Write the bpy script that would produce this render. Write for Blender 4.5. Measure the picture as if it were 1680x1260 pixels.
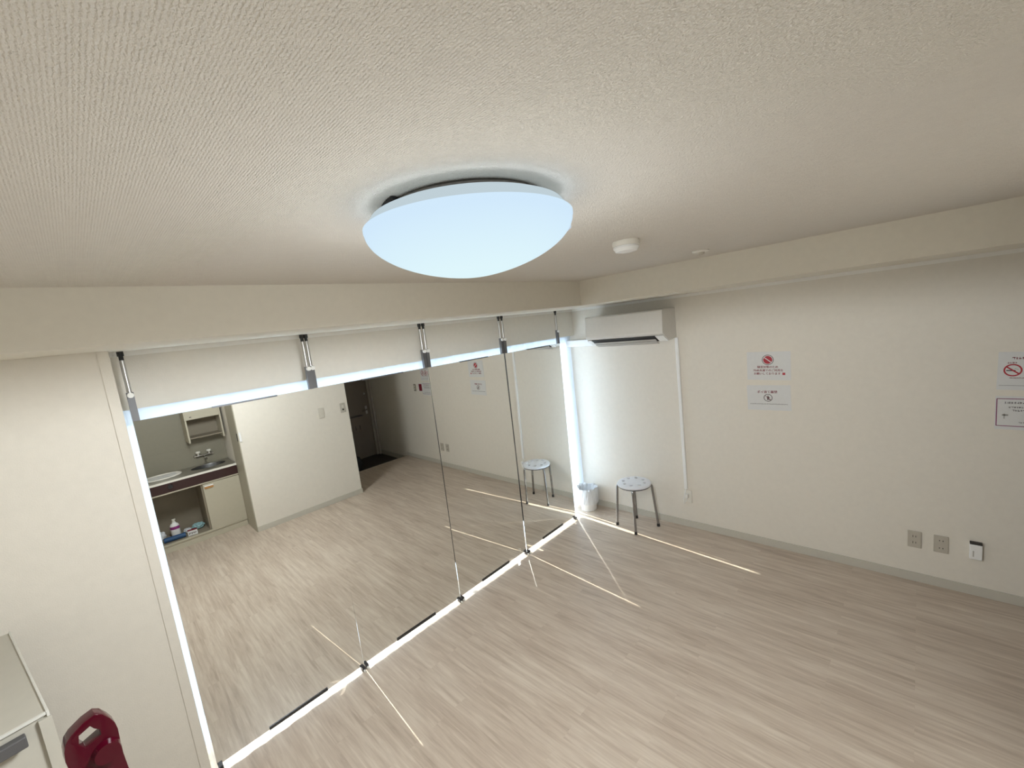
import bpy, bmesh, math, random
from mathutils import Vector, Matrix
for o in list(bpy.data.objects): bpy.data.objects.remove(o)
S = bpy.context.scene
C = S.collection
PI = math.pi

# ------------------------------------------------------------------ camera
cam_d = bpy.data.cameras.new('camera'); cam = bpy.data.objects.new('camera', cam_d); C.objects.link(cam)
right = Vector((0.6833425348177434, -0.7206479554743128, -0.11708759276521927))
down = Vector((-0.17920149917261008, -0.010087918629764804, -0.983760670382796))
fwd = Vector((0.7077639456790308, 0.6932277823114218, -0.13603469788417186))
M = Matrix((right, -down, -fwd)).transposed().to_4x4()
M.translation = Vector((0, 0, 2.05))
cam.matrix_world = M
cam_d.sensor_width = 36; cam_d.lens = 694.47 / 1680 * 36
cam_d.clip_start = 0.02; cam_d.clip_end = 200
S.camera = cam

# ------------------------------------------------------------------ world, sun, exposure
W = bpy.data.worlds.new('sky'); S.world = W; W.use_nodes = True
bg = W.node_tree.nodes['Background']; bg.inputs[0].default_value = (0.74, 0.86, 1.0, 1); bg.inputs[1].default_value = 12
sd = bpy.data.lights.new('sun', 'SUN'); sd.energy = 25; sd.angle = math.radians(0.6); sd.color = (1, 0.93, 0.84)
sun = bpy.data.objects.new('sun', sd); C.objects.link(sun)
SUN_DIR = Vector((-0.0855, -1, -0.268)).normalized()
sun.rotation_euler = SUN_DIR.to_track_quat('-Z', 'Y').to_euler(); sun.location = (2, 6, 4)
sd2 = bpy.data.lights.new('streak_sun', 'SUN'); sd2.energy = 9; sd2.angle = math.radians(0.7); sd2.color = (1, 0.95, 0.88)   # added second sun, draws oblique floor streaks in place of reflected light
sun2 = bpy.data.objects.new('streak_sun', sd2); C.objects.link(sun2); sun2.location = (4, 6, 4)
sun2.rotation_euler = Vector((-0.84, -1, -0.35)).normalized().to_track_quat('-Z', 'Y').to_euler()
S.view_settings.view_transform = 'Standard'; S.view_settings.look = 'None'
S.view_settings.gamma = 1; S.view_settings.use_curve_mapping = False
S.view_settings.exposure = 0.08

# ------------------------------------------------------------------ sizes
XW = 3.713; H = 2.3325; ZB = 2.142; XB = 2.863; YB = 1.936
XL = -0.75                      # left wall
YS = 2.42                       # stub wall face left of the mirrors
YP = 2.64                       # wall above the window
YG = 2.80                       # window plane
ZL = 1.872                      # underside of the wall above the window
YBW = -0.450                    # partition wall face
YK, YKB = -0.810, -1.265         # kitchenette front and back
XK = 1.115
XC = 2.41                       # corridor left wall
YE, YD = -1.375, -2.375           # edge of the entrance floor, entrance door plane

# ------------------------------------------------------------------ materials
MATS = {}
def mat(name, col, rough=0.5, metal=0.0, **kw):
    m = bpy.data.materials.new(name); m.use_nodes = True
    b = m.node_tree.nodes['Principled BSDF']
    b.inputs['Base Color'].default_value = (*col, 1); b.inputs['Roughness'].default_value = rough
    b.inputs['Metallic'].default_value = metal
    for k, v in kw.items(): b.inputs[k.replace('_', ' ')].default_value = v
    # faint procedural unevenness so that no surface is perfectly flat in tone
    nt = m.node_tree; tc = nt.nodes.new('ShaderNodeTexCoord'); n = nt.nodes.new('ShaderNodeTexNoise')
    n.inputs['Scale'].default_value = 30; nt.links.new(tc.outputs['Object'], n.inputs['Vector'])
    mx = nt.nodes.new('ShaderNodeMix'); mx.data_type = 'RGBA'
    mx.inputs['A'].default_value = (*[c * 0.96 for c in col], 1); mx.inputs['B'].default_value = (*[min(1, c * 1.03) for c in col], 1)
    nt.links.new(n.outputs['Fac'], mx.inputs['Factor']); nt.links.new(mx.outputs['Result'], b.inputs['Base Color'])
    MATS[name] = m
    return m
def N(m, t): return m.node_tree.nodes.new(t)
def L(m, a, b): m.node_tree.links.new(a, b)

def wallpaper(name, col, scale=260, strength=0.25, dist=0.002):
    m = mat(name, col, 0.85); b = m.node_tree.nodes['Principled BSDF']
    b.inputs['Specular IOR Level'].default_value = 0.15
    tc = N(m, 'ShaderNodeTexCoord'); n = N(m, 'ShaderNodeTexNoise'); n.inputs['Scale'].default_value = scale; n.inputs['Detail'].default_value = 3
    bp = N(m, 'ShaderNodeBump'); bp.inputs['Strength'].default_value = strength; bp.inputs['Distance'].default_value = dist
    L(m, tc.outputs['Object'], n.inputs['Vector']); L(m, n.outputs['Fac'], bp.inputs['Height']); L(m, bp.outputs['Normal'], b.inputs['Normal'])
    return m
m_wall = wallpaper('wallpaper', (0.77, 0.725, 0.645))
m_beam = wallpaper('beam_wallpaper', (0.76, 0.715, 0.62))
m_cabinet = mat('pale_cabinet_paint', (0.50, 0.475, 0.41), 0.5)
m_white = mat('white_plastic', (0.86, 0.86, 0.85), 0.35)
m_warmwhite = mat('warm_white_plastic', (0.80, 0.77, 0.70), 0.4)

# ceiling wallpaper: woven ridges along Y broken by noise
m_ceil = mat('ceiling_wallpaper', (0.76, 0.715, 0.65), 0.85)
m_ceil.node_tree.nodes['Principled BSDF'].inputs['Specular IOR Level'].default_value = 0.15
def ceil_nodes(m):
    b = m.node_tree.nodes['Principled BSDF']
    tc = N(m, 'ShaderNodeTexCoord'); wv = N(m, 'ShaderNodeTexWave'); wv.bands_direction = 'X'
    wv.inputs['Scale'].default_value = 74; wv.inputs['Distortion'].default_value = 3.0; wv.inputs['Detail'].default_value = 2; wv.inputs['Detail Scale'].default_value = 6
    L(m, tc.outputs['Object'], wv.inputs['Vector'])
    mp = N(m, 'ShaderNodeMapping'); mp.inputs['Scale'].default_value = (1, 0.55, 1); L(m, tc.outputs['Object'], mp.inputs['Vector'])
    n = N(m, 'ShaderNodeTexNoise'); n.inputs['Scale'].default_value = 420; n.inputs['Detail'].default_value = 2; L(m, mp.outputs['Vector'], n.inputs['Vector'])
    mul = N(m, 'ShaderNodeMath'); mul.operation = 'MULTIPLY_ADD'; L(m, wv.outputs['Fac'], mul.inputs[0]); mul.inputs[1].default_value = 0.27; L(m, n.outputs['Fac'], mul.inputs[2])
    bp = N(m, 'ShaderNodeBump'); bp.inputs['Strength'].default_value = 1.0; bp.inputs['Distance'].default_value = 0.0028
    L(m, mul.outputs[0], bp.inputs['Height']); L(m, bp.outputs['Normal'], b.inputs['Normal'])
ceil_nodes(m_ceil)

# pale wood-pattern vinyl floor, boards run along Y
m_floor = bpy.data.materials.new('wood_vinyl_floor'); m_floor.use_nodes = True
def floor_nodes(m):
    b = m.node_tree.nodes['Principled BSDF']
    tc = N(m, 'ShaderNodeTexCoord')
    rot = N(m, 'ShaderNodeMapping'); rot.inputs['Rotation'].default_value = (0, 0, PI / 2); L(m, tc.outputs['Object'], rot.inputs['Vector'])
    br = N(m, 'ShaderNodeTexBrick'); br.offset = 0.37; br.inputs['Scale'].default_value = 1
    br.inputs['Brick Width'].default_value = 0.92; br.inputs['Row Height'].default_value = 0.075; br.inputs['Mortar Size'].default_value = 0.0006
    br.inputs['Color1'].default_value = (0.0, 0.0, 0.0, 1); br.inputs['Color2'].default_value = (1, 1, 1, 1); br.inputs['Mortar'].default_value = (0.3, 0.3, 0.3, 1)
    L(m, rot.outputs['Vector'], br.inputs['Vector'])
    mp = N(m, 'ShaderNodeMapping'); mp.inputs['Scale'].default_value = (42, 3.0, 1); L(m, tc.outputs['Object'], mp.inputs['Vector'])
    # shift the grain per board
    ad = N(m, 'ShaderNodeVectorMath'); ad.operation = 'MULTIPLY_ADD'; L(m, br.outputs['Color'], ad.inputs[0]); ad.inputs[1].default_value = (13, 9, 5); L(m, mp.outputs['Vector'], ad.inputs[2])
    g = N(m, 'ShaderNodeTexNoise'); g.inputs['Scale'].default_value = 1; g.inputs['Detail'].default_value = 5; g.inputs['Roughness'].default_value = 0.62; g.inputs['Distortion'].default_value = 0.4
    L(m, ad.outputs[0], g.inputs['Vector'])
    mp2 = N(m, 'ShaderNodeMapping'); mp2.inputs['Scale'].default_value = (9, 1.6, 1); L(m, tc.outputs['Object'], mp2.inputs['Vector'])
    g2 = N(m, 'ShaderNodeTexNoise'); g2.inputs['Scale'].default_value = 1; g2.inputs['Detail'].default_value = 3; L(m, mp2.outputs['Vector'], g2.inputs['Vector'])
    r1 = N(m, 'ShaderNodeValToRGB'); e = r1.color_ramp.elements
    e[0].position = 0.28; e[0].color = (0.43, 0.345, 0.275, 1); e[1].position = 0.74; e[1].color = (0.66, 0.57, 0.475, 1)
    k = e.new(0.5); k.color = (0.545, 0.45, 0.365, 1)
    mixv = N(m, 'ShaderNodeMath'); mixv.operation = 'MULTIPLY_ADD'; L(m, g2.outputs['Fac'], mixv.inputs[0]); mixv.inputs[1].default_value = 0.45
    sub = N(m, 'ShaderNodeMath'); sub.operation = 'SUBTRACT'; L(m, g.outputs['Fac'], sub.inputs[0]); sub.inputs[1].default_value = 0.225; L(m, sub.outputs[0], mixv.inputs[2])
    tone = N(m, 'ShaderNodeMath'); tone.operation = 'MULTIPLY_ADD'; sep = N(m, 'ShaderNodeSeparateColor'); L(m, br.outputs['Color'], sep.inputs[0])
    L(m, sep.outputs[0], tone.inputs[0]); tone.inputs[1].default_value = 0.07; L(m, mixv.outputs[0], tone.inputs[2])
    L(m, tone.outputs[0], r1.inputs['Fac']); L(m, r1.outputs['Color'], b.inputs['Base Color'])
    b.inputs['Roughness'].default_value = 0.42; b.inputs['Specular IOR Level'].default_value = 0.4
    bp = N(m, 'ShaderNodeBump'); bp.inputs['Strength'].default_value = 0.12; bp.inputs['Distance'].default_value = 0.001
    L(m, g.outputs['Fac'], bp.inputs['Height']); L(m, bp.outputs['Normal'], b.inputs['Normal'])
floor_nodes(m_floor)

m_base = mat('baseboard_vinyl', (0.56, 0.53, 0.46), 0.5)
m_trim = mat('trim_paint', (0.87, 0.85, 0.80), 0.5)
m_mirror = mat('mirror_silver', (0.90, 0.915, 0.90), 0.0, 1.0)
for l in list(m_mirror.node_tree.links):
    if l.to_socket.name == 'Base Color': m_mirror.node_tree.links.remove(l)
m_mirback = mat('mirror_backing', (0.07, 0.08, 0.08), 0.5)
m_alu = mat('grey_anodised_metal', (0.15, 0.15, 0.155), 0.42, 0.5)
m_tube = mat('brushed_metal_tube', (0.52, 0.51, 0.49), 0.3, 0.85)
m_black = mat('black_rubber', (0.015, 0.015, 0.016), 0.6)
m_darkmetal = mat('dark_metal', (0.06, 0.06, 0.065), 0.35, 0.7)
m_lbase = mat('grey_brown_plate', (0.20, 0.18, 0.16), 0.6)
m_knob = mat('white_knob', (0.85, 0.84, 0.80), 0.4)
m_chrome = mat('chrome', (0.62, 0.62, 0.62), 0.12, 1.0)
m_stoolleg = mat('dark_chrome', (0.33, 0.33, 0.34), 0.14, 1.0)
m_ac = mat('air_conditioner_shell', (0.72, 0.70, 0.66), 0.4)
m_vent = mat('dark_vent', (0.03, 0.03, 0.032), 0.6)
m_louvre = mat('louvre_grey', (0.45, 0.43, 0.40), 0.4)
m_paper = mat('laminated_paper', (0.70, 0.70, 0.69), 0.3)
m_red = mat('red_ink', (0.42, 0.02, 0.035), 0.4)
m_dred = mat('dark_red_ink', (0.20, 0.015, 0.03), 0.4)
m_ink = mat('black_ink', (0.05, 0.03, 0.035), 0.5)
m_purple = mat('purple_border_ink', (0.22, 0.03, 0.12), 0.4)
m_plate = mat('beige_socket_plastic', (0.50, 0.46, 0.39), 0.4)
m_plate2 = mat('pale_socket_plastic', (0.66, 0.62, 0.54), 0.4)
m_slot = mat('dark_slot', (0.03, 0.027, 0.025), 0.6)
m_redplast = mat('dark_red_glossy_plastic', (0.06, 0.001, 0.008), 0.16)
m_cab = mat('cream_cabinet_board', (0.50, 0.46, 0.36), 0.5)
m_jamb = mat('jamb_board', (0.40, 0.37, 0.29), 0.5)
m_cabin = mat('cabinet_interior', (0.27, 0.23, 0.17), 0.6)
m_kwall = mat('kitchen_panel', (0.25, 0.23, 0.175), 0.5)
m_dkband = mat('dark_brown_band', (0.035, 0.012, 0.012), 0.4)
m_steel = mat('stainless_steel', (0.45, 0.43, 0.38), 0.3, 0.9)
m_bowl = mat('shaded_steel_bowl', (0.10, 0.10, 0.10), 0.35, 0.8)  # worktop steel darkened for the shade and dark reflections inside the bowl
m_knobwood = mat('amber_handle', (0.50, 0.25, 0.08), 0.35)
m_door = mat('taupe_door_paint', (0.19, 0.155, 0.125), 0.45)
m_frame = mat('door_frame_paint', (0.36, 0.32, 0.27), 0.4)
m_genkan = mat('dark_entrance_tile', (0.035, 0.028, 0.025), 0.5)
m_blue = mat('blue_wrap', (0.02, 0.07, 0.17), 0.4)
m_bag = mat('clear_plastic_bag', (0.84, 0.87, 0.90), 0.25, Alpha=0.75)
m_cyan = mat('pale_cyan_cloth', (0.30, 0.48, 0.50), 0.6)
m_purp = mat('magenta_label', (0.28, 0.03, 0.20), 0.4)
m_seat = mat('white_seat_plastic', (0.78, 0.80, 0.85), 0.3)
m_rim = mat('white_rim', (0.66, 0.65, 0.60), 0.4)

def emat(name, col, st):
    m = bpy.data.materials.new(name); m.use_nodes = True; nt = m.node_tree; nt.nodes.clear()
    e = nt.nodes.new('ShaderNodeEmission'); e.inputs[0].default_value = (*col, 1); e.inputs[1].default_value = st
    o = nt.nodes.new('ShaderNodeOutputMaterial'); nt.links.new(e.outputs[0], o.inputs[0]); return m
# curtain fabric: lets daylight through diffusely
m_curt = bpy.data.materials.new('white_curtain_fabric'); m_curt.use_nodes = True
def curt_nodes(m):
    nt = m.node_tree; nt.nodes.clear(); d = nt.nodes.new('ShaderNodeBsdfDiffuse'); t = nt.nodes.new('ShaderNodeBsdfTranslucent')
    d.inputs[0].default_value = (0.8, 0.82, 0.85, 1); t.inputs[0].default_value = (0.70, 0.745, 0.81, 1)
    w = nt.nodes.new('ShaderNodeTexWave'); w.inputs['Scale'].default_value = 60; tc = nt.nodes.new('ShaderNodeTexCoord'); nt.links.new(tc.outputs['Object'], w.inputs['Vector'])
    mr = nt.nodes.new('ShaderNodeMapRange'); mr.inputs['To Min'].default_value = 0.48; mr.inputs['To Max'].default_value = 0.56; nt.links.new(w.outputs['Fac'], mr.inputs['Value'])
    x = nt.nodes.new('ShaderNodeMixShader'); nt.links.new(mr.outputs[0], x.inputs[0]); nt.links.new(d.outputs[0], x.inputs[1]); nt.links.new(t.outputs[0], x.inputs[2])
    o = nt.nodes.new('ShaderNodeOutputMaterial'); nt.links.new(x.outputs[0], o.inputs[0])
curt_nodes(m_curt)
m_glass = bpy.data.materials.new('window_glass'); m_glass.use_nodes = True
def glass_nodes(m):
    nt = m.node_tree; nt.nodes.clear(); a = nt.nodes.new('ShaderNodeBsdfTransparent'); g = nt.nodes.new('ShaderNodeBsdfGlossy'); g.inputs['Roughness'].default_value = 0.02
    a.inputs[0].default_value = (0.93, 0.96, 0.95, 1); f = nt.nodes.new('ShaderNodeFresnel'); f.inputs[0].default_value = 1.3
    x = nt.nodes.new('ShaderNodeMixShader'); nt.links.new(f.outputs[0], x.inputs[0]); nt.links.new(a.outputs[0], x.inputs[1]); nt.links.new(g.outputs[0], x.inputs[2])
    o = nt.nodes.new('ShaderNodeOutputMaterial'); nt.links.new(x.outputs[0], o.inputs[0])
glass_nodes(m_glass)

# ------------------------------------------------------------------ mesh helpers
def box(bm, x0, x1, y0, y1, z0, z1, bev=0):
    r = bmesh.ops.create_cube(bm, size=1)
    vs = r['verts']
    for v in vs:
        v.co = Vector(((x0 + x1) / 2 + v.co.x * (x1 - x0), (y0 + y1) / 2 + v.co.y * (y1 - y0), (z0 + z1) / 2 + v.co.z * (z1 - z0)))
    if bev:
        es = list({e for v in vs for e in v.link_edges})
        bmesh.ops.bevel(bm, geom=es, offset=bev, segments=2, affect='EDGES', profile=0.5)
def cyl(bm, p0, p1, r0, r1=None, n=20, caps=True):
    p0, p1 = Vector(p0), Vector(p1); r1 = r0 if r1 is None else r1
    q = (p1 - p0).to_track_quat('Z', 'Y').to_matrix()
    a = [bm.verts.new(p0 + q @ Vector((r0 * math.cos(2 * PI * i / n), r0 * math.sin(2 * PI * i / n), 0))) for i in range(n)]
    b = [bm.verts.new(p1 + q @ Vector((r1 * math.cos(2 * PI * i / n), r1 * math.sin(2 * PI * i / n), 0))) for i in range(n)]
    for i in range(n): bm.faces.new((a[i], a[(i + 1) % n], b[(i + 1) % n], b[i]))
    if caps: bm.faces.new(a[::-1]); bm.faces.new(b)
def lathe(bm, prof, n=40, c=(0, 0, 0), close=False):
    rings = []
    for r, z in prof:
        if r < 1e-6: rings.append([bm.verts.new((c[0], c[1], c[2] + z))])
        else: rings.append([bm.verts.new((c[0] + r * math.cos(2 * PI * i / n), c[1] + r * math.sin(2 * PI * i / n), c[2] + z)) for i in range(n)])
    prs = list(zip(rings, rings[1:])) + ([(rings[-1], rings[0])] if close else [])
    for A, B in prs:
        for i in range(n):
            j = (i + 1) % n
            if len(A) == 1 and len(B) == 1: continue
            if len(A) == 1: bm.faces.new((A[0], B[j], B[i]))
            elif len(B) == 1: bm.faces.new((A[i], A[j], B[0]))
            else: bm.faces.new((A[i], A[j], B[j], B[i]))
def tube(bm, pts, r, n=12, taper=None):
    pts = [Vector(p) for p in pts]; rings = []
    up = None
    for k, p in enumerate(pts):
        t = (pts[min(k + 1, len(pts) - 1)] - pts[max(k - 1, 0)]).normalized()
        if up is None:
            up = t.orthogonal().normalized()
        up = (up - up.dot(t) * t).normalized(); s = t.cross(up)
        rr = r if taper is None else taper[k]
        rings.append([bm.verts.new(p + rr * (math.cos(2 * PI * i / n) * up + math.sin(2 * PI * i / n) * s)) for i in range(n)])
    for A, B in zip(rings, rings[1:]):
        for i in range(n): bm.faces.new((A[i], A[(i + 1) % n], B[(i + 1) % n], B[i]))
    bm.faces.new(rings[0][::-1]); bm.faces.new(rings[-1])
def prism(bm, poly, lo, hi, axis):
    # poly: 2D points in the two other axes (in order), extruded along axis
    def mk(a, b, t): return {0: (t, a, b), 1: (a, t, b), 2: (a, b, t)}[axis]
    A = [bm.verts.new(mk(a, b, lo)) for a, b in poly]; B = [bm.verts.new(mk(a, b, hi)) for a, b in poly]
    n = len(poly)
    for i in range(n): bm.faces.new((A[i], A[(i + 1) % n], B[(i + 1) % n], B[i]))
    bm.faces.new(A[::-1]); bm.faces.new(B)
def obj(name, bm, m, parent=None, loc=None, rot=None, smooth=False, bevel=0, kind=None, label=None):
    bmesh.ops.recalc_face_normals(bm, faces=bm.faces)
    me = bpy.data.meshes.new(name); bm.to_mesh(me); bm.free()
    o = bpy.data.objects.new(name, me); C.objects.link(o)
    for x in (m if isinstance(m, (list, tuple)) else [m]): me.materials.append(x)
    if parent: o.parent = parent
    if loc: o.location = loc
    if rot: o.rotation_euler = rot
    if smooth:
        for p in me.polygons: p.use_smooth = True
        md = o.modifiers.new('edges', 'EDGE_SPLIT'); md.split_angle = math.radians(38)
    if bevel:
        md = o.modifiers.new('bevel', 'BEVEL'); md.width = bevel; md.segments = 2; md.limit_method = 'ANGLE'
    if kind: o['kind'] = kind
    if label: o['label'] = label
    return o
def boxo(name, b, m, parent=None, bev=0, **kw):
    bm = bmesh.new(); box(bm, *b, bev=bev); return obj(name, bm, m, parent, **kw)
def thing(name, label, cat, loc=(0, 0, 0), rot=(0, 0, 0), group=None):
    o = bpy.data.objects.new(name, None); C.objects.link(o); o.location = loc; o.rotation_euler = rot
    o.empty_display_size = 0.05; o['label'] = label; o['category'] = cat
    if group: o['group'] = group
    return o
def tag(o, label, cat, group=None):
    o['label'] = label; o['category'] = cat
    if group: o['group'] = group
    return o
def struct(name, label, b, m, bev=0):
    bm = bmesh.new()
    for q in (b if isinstance(b, list) else [b]): box(bm, *q)
    o = obj(name, bm, m, kind='structure'); o['label'] = label; o['category'] = name.split('_')[0]; return o
def text_mesh(name, s, size, m, parent, mat4, align='CENTER', ext=0.0003, bold=0.0):
    cu = bpy.data.curves.new(name, 'FONT'); cu.body = s; cu.size = size; cu.align_x = align; cu.align_y = 'CENTER'; cu.extrude = ext
    t = bpy.data.objects.new(name + '_src', cu); C.objects.link(t)
    dg = bpy.context.evaluated_depsgraph_get(); me = bpy.data.meshes.new_from_object(t.evaluated_get(dg))
    bpy.data.objects.remove(t)
    if bold:                                   # heavier strokes: the same glyphs twice, a hair apart
        bm = bmesh.new(); bm.from_mesh(me); n0 = list(bm.verts) + list(bm.edges) + list(bm.faces)
        for v in bm.verts: v.co.x -= bold
        r_ = bmesh.ops.duplicate(bm, geom=n0)
        for v in r_['geom']:
            if isinstance(v, bmesh.types.BMVert): v.co.x += 2 * bold; v.co.y += bold * 0.7; v.co.z += 0.00004
        bm.to_mesh(me); bm.free()
    o = bpy.data.objects.new(name, me); me.materials.clear(); me.materials.append(m); C.objects.link(o); o.parent = parent; o.matrix_local = mat4
    return o

# ------------------------------------------------------------------ room shell
T = 0.12
struct('floor', 'pale beige wood-pattern floor of the room', [(XL - T, XW + T, YE, 3.0, -T, 0)], m_floor)
struct('floor_entrance', 'dark tiled entrance floor one step down in front of the door', [(XC - T, XW + T, YD - T, YE, -T - 0.14, -0.10)], m_genkan)
struct('ceiling', 'textured off-white wallpapered ceiling', [(XL - T, XW + T, YD - T, YP + 0.06, H, H + T)], m_ceil)
bm = bmesh.new(); box(bm, XW, XW + T, YD - T, YG + 0.10, -0.25, H + T)
o = obj('wall_right', bm, m_wall, kind='structure'); o['label'] = 'long cream wall on the right with posters and air conditioner'; o['category'] = 'wall'
struct('wall_left', 'cream wall at the far left of the room', [(XL - T, XL, -1.4, YS, 0, H)], m_wall)
bm = bmesh.new(); box(bm, XL - T, 0.118, YS, YG, 0, H); 
o = obj('wall_window_side', bm, m_wall, kind='structure'); o['label'] = 'narrow cream wall stub left of the mirrors'; o['category'] = 'wall'
struct('wall_above_window', 'beige wall strip above the window behind the mirror poles', [(0.118, XW, YP, YG + 0.03, ZL, H)], m_wall)
struct('wall_below_window', 'low sill under the window behind the mirrors', [(0.118, XW, YG - 0.01, YG + 0.1, -T, 0.03)], m_white)
struct('wall_partition', 'bright cream partition wall between kitchenette and corridor', [(XK, XC, -1.35, YBW, 0, H)], m_wall)
struct('wall_left_back', 'cream wall left of the kitchenette niche', [(XL, -0.02, -1.35, YBW, 0, H)], m_wall)
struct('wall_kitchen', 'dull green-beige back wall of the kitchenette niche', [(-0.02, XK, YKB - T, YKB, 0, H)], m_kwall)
struct('wall_corridor_left', 'cream corridor wall leading to the entrance door', [(XC - T, XC, YD - T, -1.35, -0.2, H)], m_wall)
struct('wall_entrance', 'dark wall around the entrance door', [(XC, 2.86, YD - T, YD, -0.2, H), (3.66, XW, YD - T, YD, -0.2, H), (2.86, 3.66, YD - T, YD, 1.93, H)], m_wall)
struct('ceiling_beam_window', 'cream ceiling beam running above the mirrors', [(XL, XW, YB, YP + 0.01, ZB, H)], m_beam)
struct('ceiling_beam_right', 'cream ceiling beam running along the right wall', [(XB, XW, YD, YB, ZB, H)], m_beam)
# mouldings under the beams
struct('trim_1', 'thin cream moulding under the beam along the right wall', [(XW - 0.018, XW, YD, YP, ZB - 0.024, ZB)], m_trim)
struct('trim_2', 'thin cream moulding under the beam above the mirrors', [(0.118, XW - 0.018, YP - 0.018, YP, ZB - 0.022, ZB)], m_trim)
struct('trim_3', 'pale corner bead on the edge of the wall stub', [(0.085, 0.121, YS - 0.004, YS + 0.03, 0, ZB)], m_wall)
BB = 0.062
struct('baseboard_right', 'grey-beige baseboard along the right wall', [(XW - 0.008, XW, YE, YG, 0, BB)], m_base)
struct('baseboard_partition', 'grey-beige baseboard of the partition wall', [(XK, XC + 0.008, YBW, YBW + 0.008, 0, BB), (XC, XC + 0.008, YE, YBW, 0, BB)], m_base)
struct('trim_4', 'pale metal edging strip at the entrance floor step', [(XC, XW, YE - 0.01, YE, -0.1, 0.003)], m_frame)
struct('baseboard_entrance', 'dark baseboard beside the lowered entrance floor', [(XW - 0.01, XW, YD, YE - 0.01, -0.1, -0.02)], m_base)

# window: white aluminium frame with two sliding sashes
w = bpy.data.objects.new('window_1', None); C.objects.link(w); w['kind'] = 'structure'; w['label'] = 'wide sliding window hidden behind mirrors and white curtains'; w['category'] = 'window'
bm = bmesh.new()
box(bm, 0.118, XW, YG, YG + 0.06, ZL - 0.012, ZL); box(bm, 0.118, 0.158, YG, YG + 0.06, 0.03, ZL - 0.012); box(bm, XW - 0.04, XW, YG, YG + 0.06, 0.03, ZL - 0.012)
box(bm, 0.158, XW - 0.04, YG, YG + 0.06, 0.03, 0.05)
obj('window_frame', bm, m_white, w)
for i, (a, b_) in enumerate(((0.158, 1.93), (1.90, 3.673))):
    y = YG + 0.012 + 0.022 * i
    bm = bmesh.new(); box(bm, a, a + 0.035, y, y + 0.018, 0.05, ZL - 0.012); box(bm, b_ - 0.035, b_, y, y + 0.018, 0.05, ZL - 0.012)
    box(bm, a + 0.035, b_ - 0.035, y, y + 0.018, 0.05, 0.062); box(bm, a + 0.035, b_ - 0.035, y, y + 0.018, ZL - 0.032, ZL - 0.012)
    s_ = obj('sash', bm, m_white, w)
    boxo('pane', (a + 0.035, b_ - 0.035, y + 0.007, y + 0.010, 0.062, ZL - 0.032), m_glass, s_)

# head rail and curtains inside the recess
rl = boxo('curtain_rail', (0.13, XW - 0.01, 2.725, 2.745, ZL - 0.018, ZL), m_white)
tag(rl, 'white curtain rail under the wall strip above the mirrors', 'curtain rail')
def curtain(name, x0, x1, z0, notch_l, notch_r, label, slits=()):
    # notch: (width, height) cut from the lower corner so that a sliver of sun slips past
    bm = bmesh.new(); n = max(8, int((x1 - x0) / 0.006)); zt = ZL - 0.001
    top, mid, bot = [], [], []
    for i in range(n + 1):
        x = x0 + (x1 - x0) * i / n; y = 2.700 + 0.003 * math.sin(x * 62) + 0.001 * math.sin(x * 23)
        z = z0
        if notch_l and x - x0 < notch_l[0]: z = notch_l[1]
        if notch_r and x1 - x < notch_r[0]: z = notch_r[1]
        for sa, sb, sh in slits:  # slits cut to pass the added second sun as floor streaks
            if sa <= x <= sb: z = sh
        top.append(bm.verts.new((x, y, zt))); bot.append(bm.verts.new((x, y, z)))
    for i in range(n): bm.faces.new((top[i], top[i + 1], bot[i + 1], bot[i]))
    o = obj(name, bm, m_curt, smooth=False)
    md = o.modifiers.new('thickness', 'SOLIDIFY'); md.thickness = 0.0006
    tag(o, label, 'curtain', 'white curtains behind the mirrors')
CB = 0.050
curtain('curtain', 0.119, 0.961, CB, None, (0.012, 0.24), 'white curtain glowing behind the leftmost mirror panel')
curtain('curtain', 0.961, 2.551, CB, (0.012, 0.24), (0.014, 0.35), 'wide white curtain glowing behind the two middle mirror panels')
curtain('curtain', 2.551, 3.425, CB, (0.012, 0.35), (0.034, 0.49), 'white curtain glowing behind the rightmost mirror panel', [(2.660, 2.673, 0.19)])
curtain('curtain', 3.425, 3.712, 0.02, None, None, 'short white curtain next to the right wall behind the wastebasket', [(3.452, 3.466, 0.44)])

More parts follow.
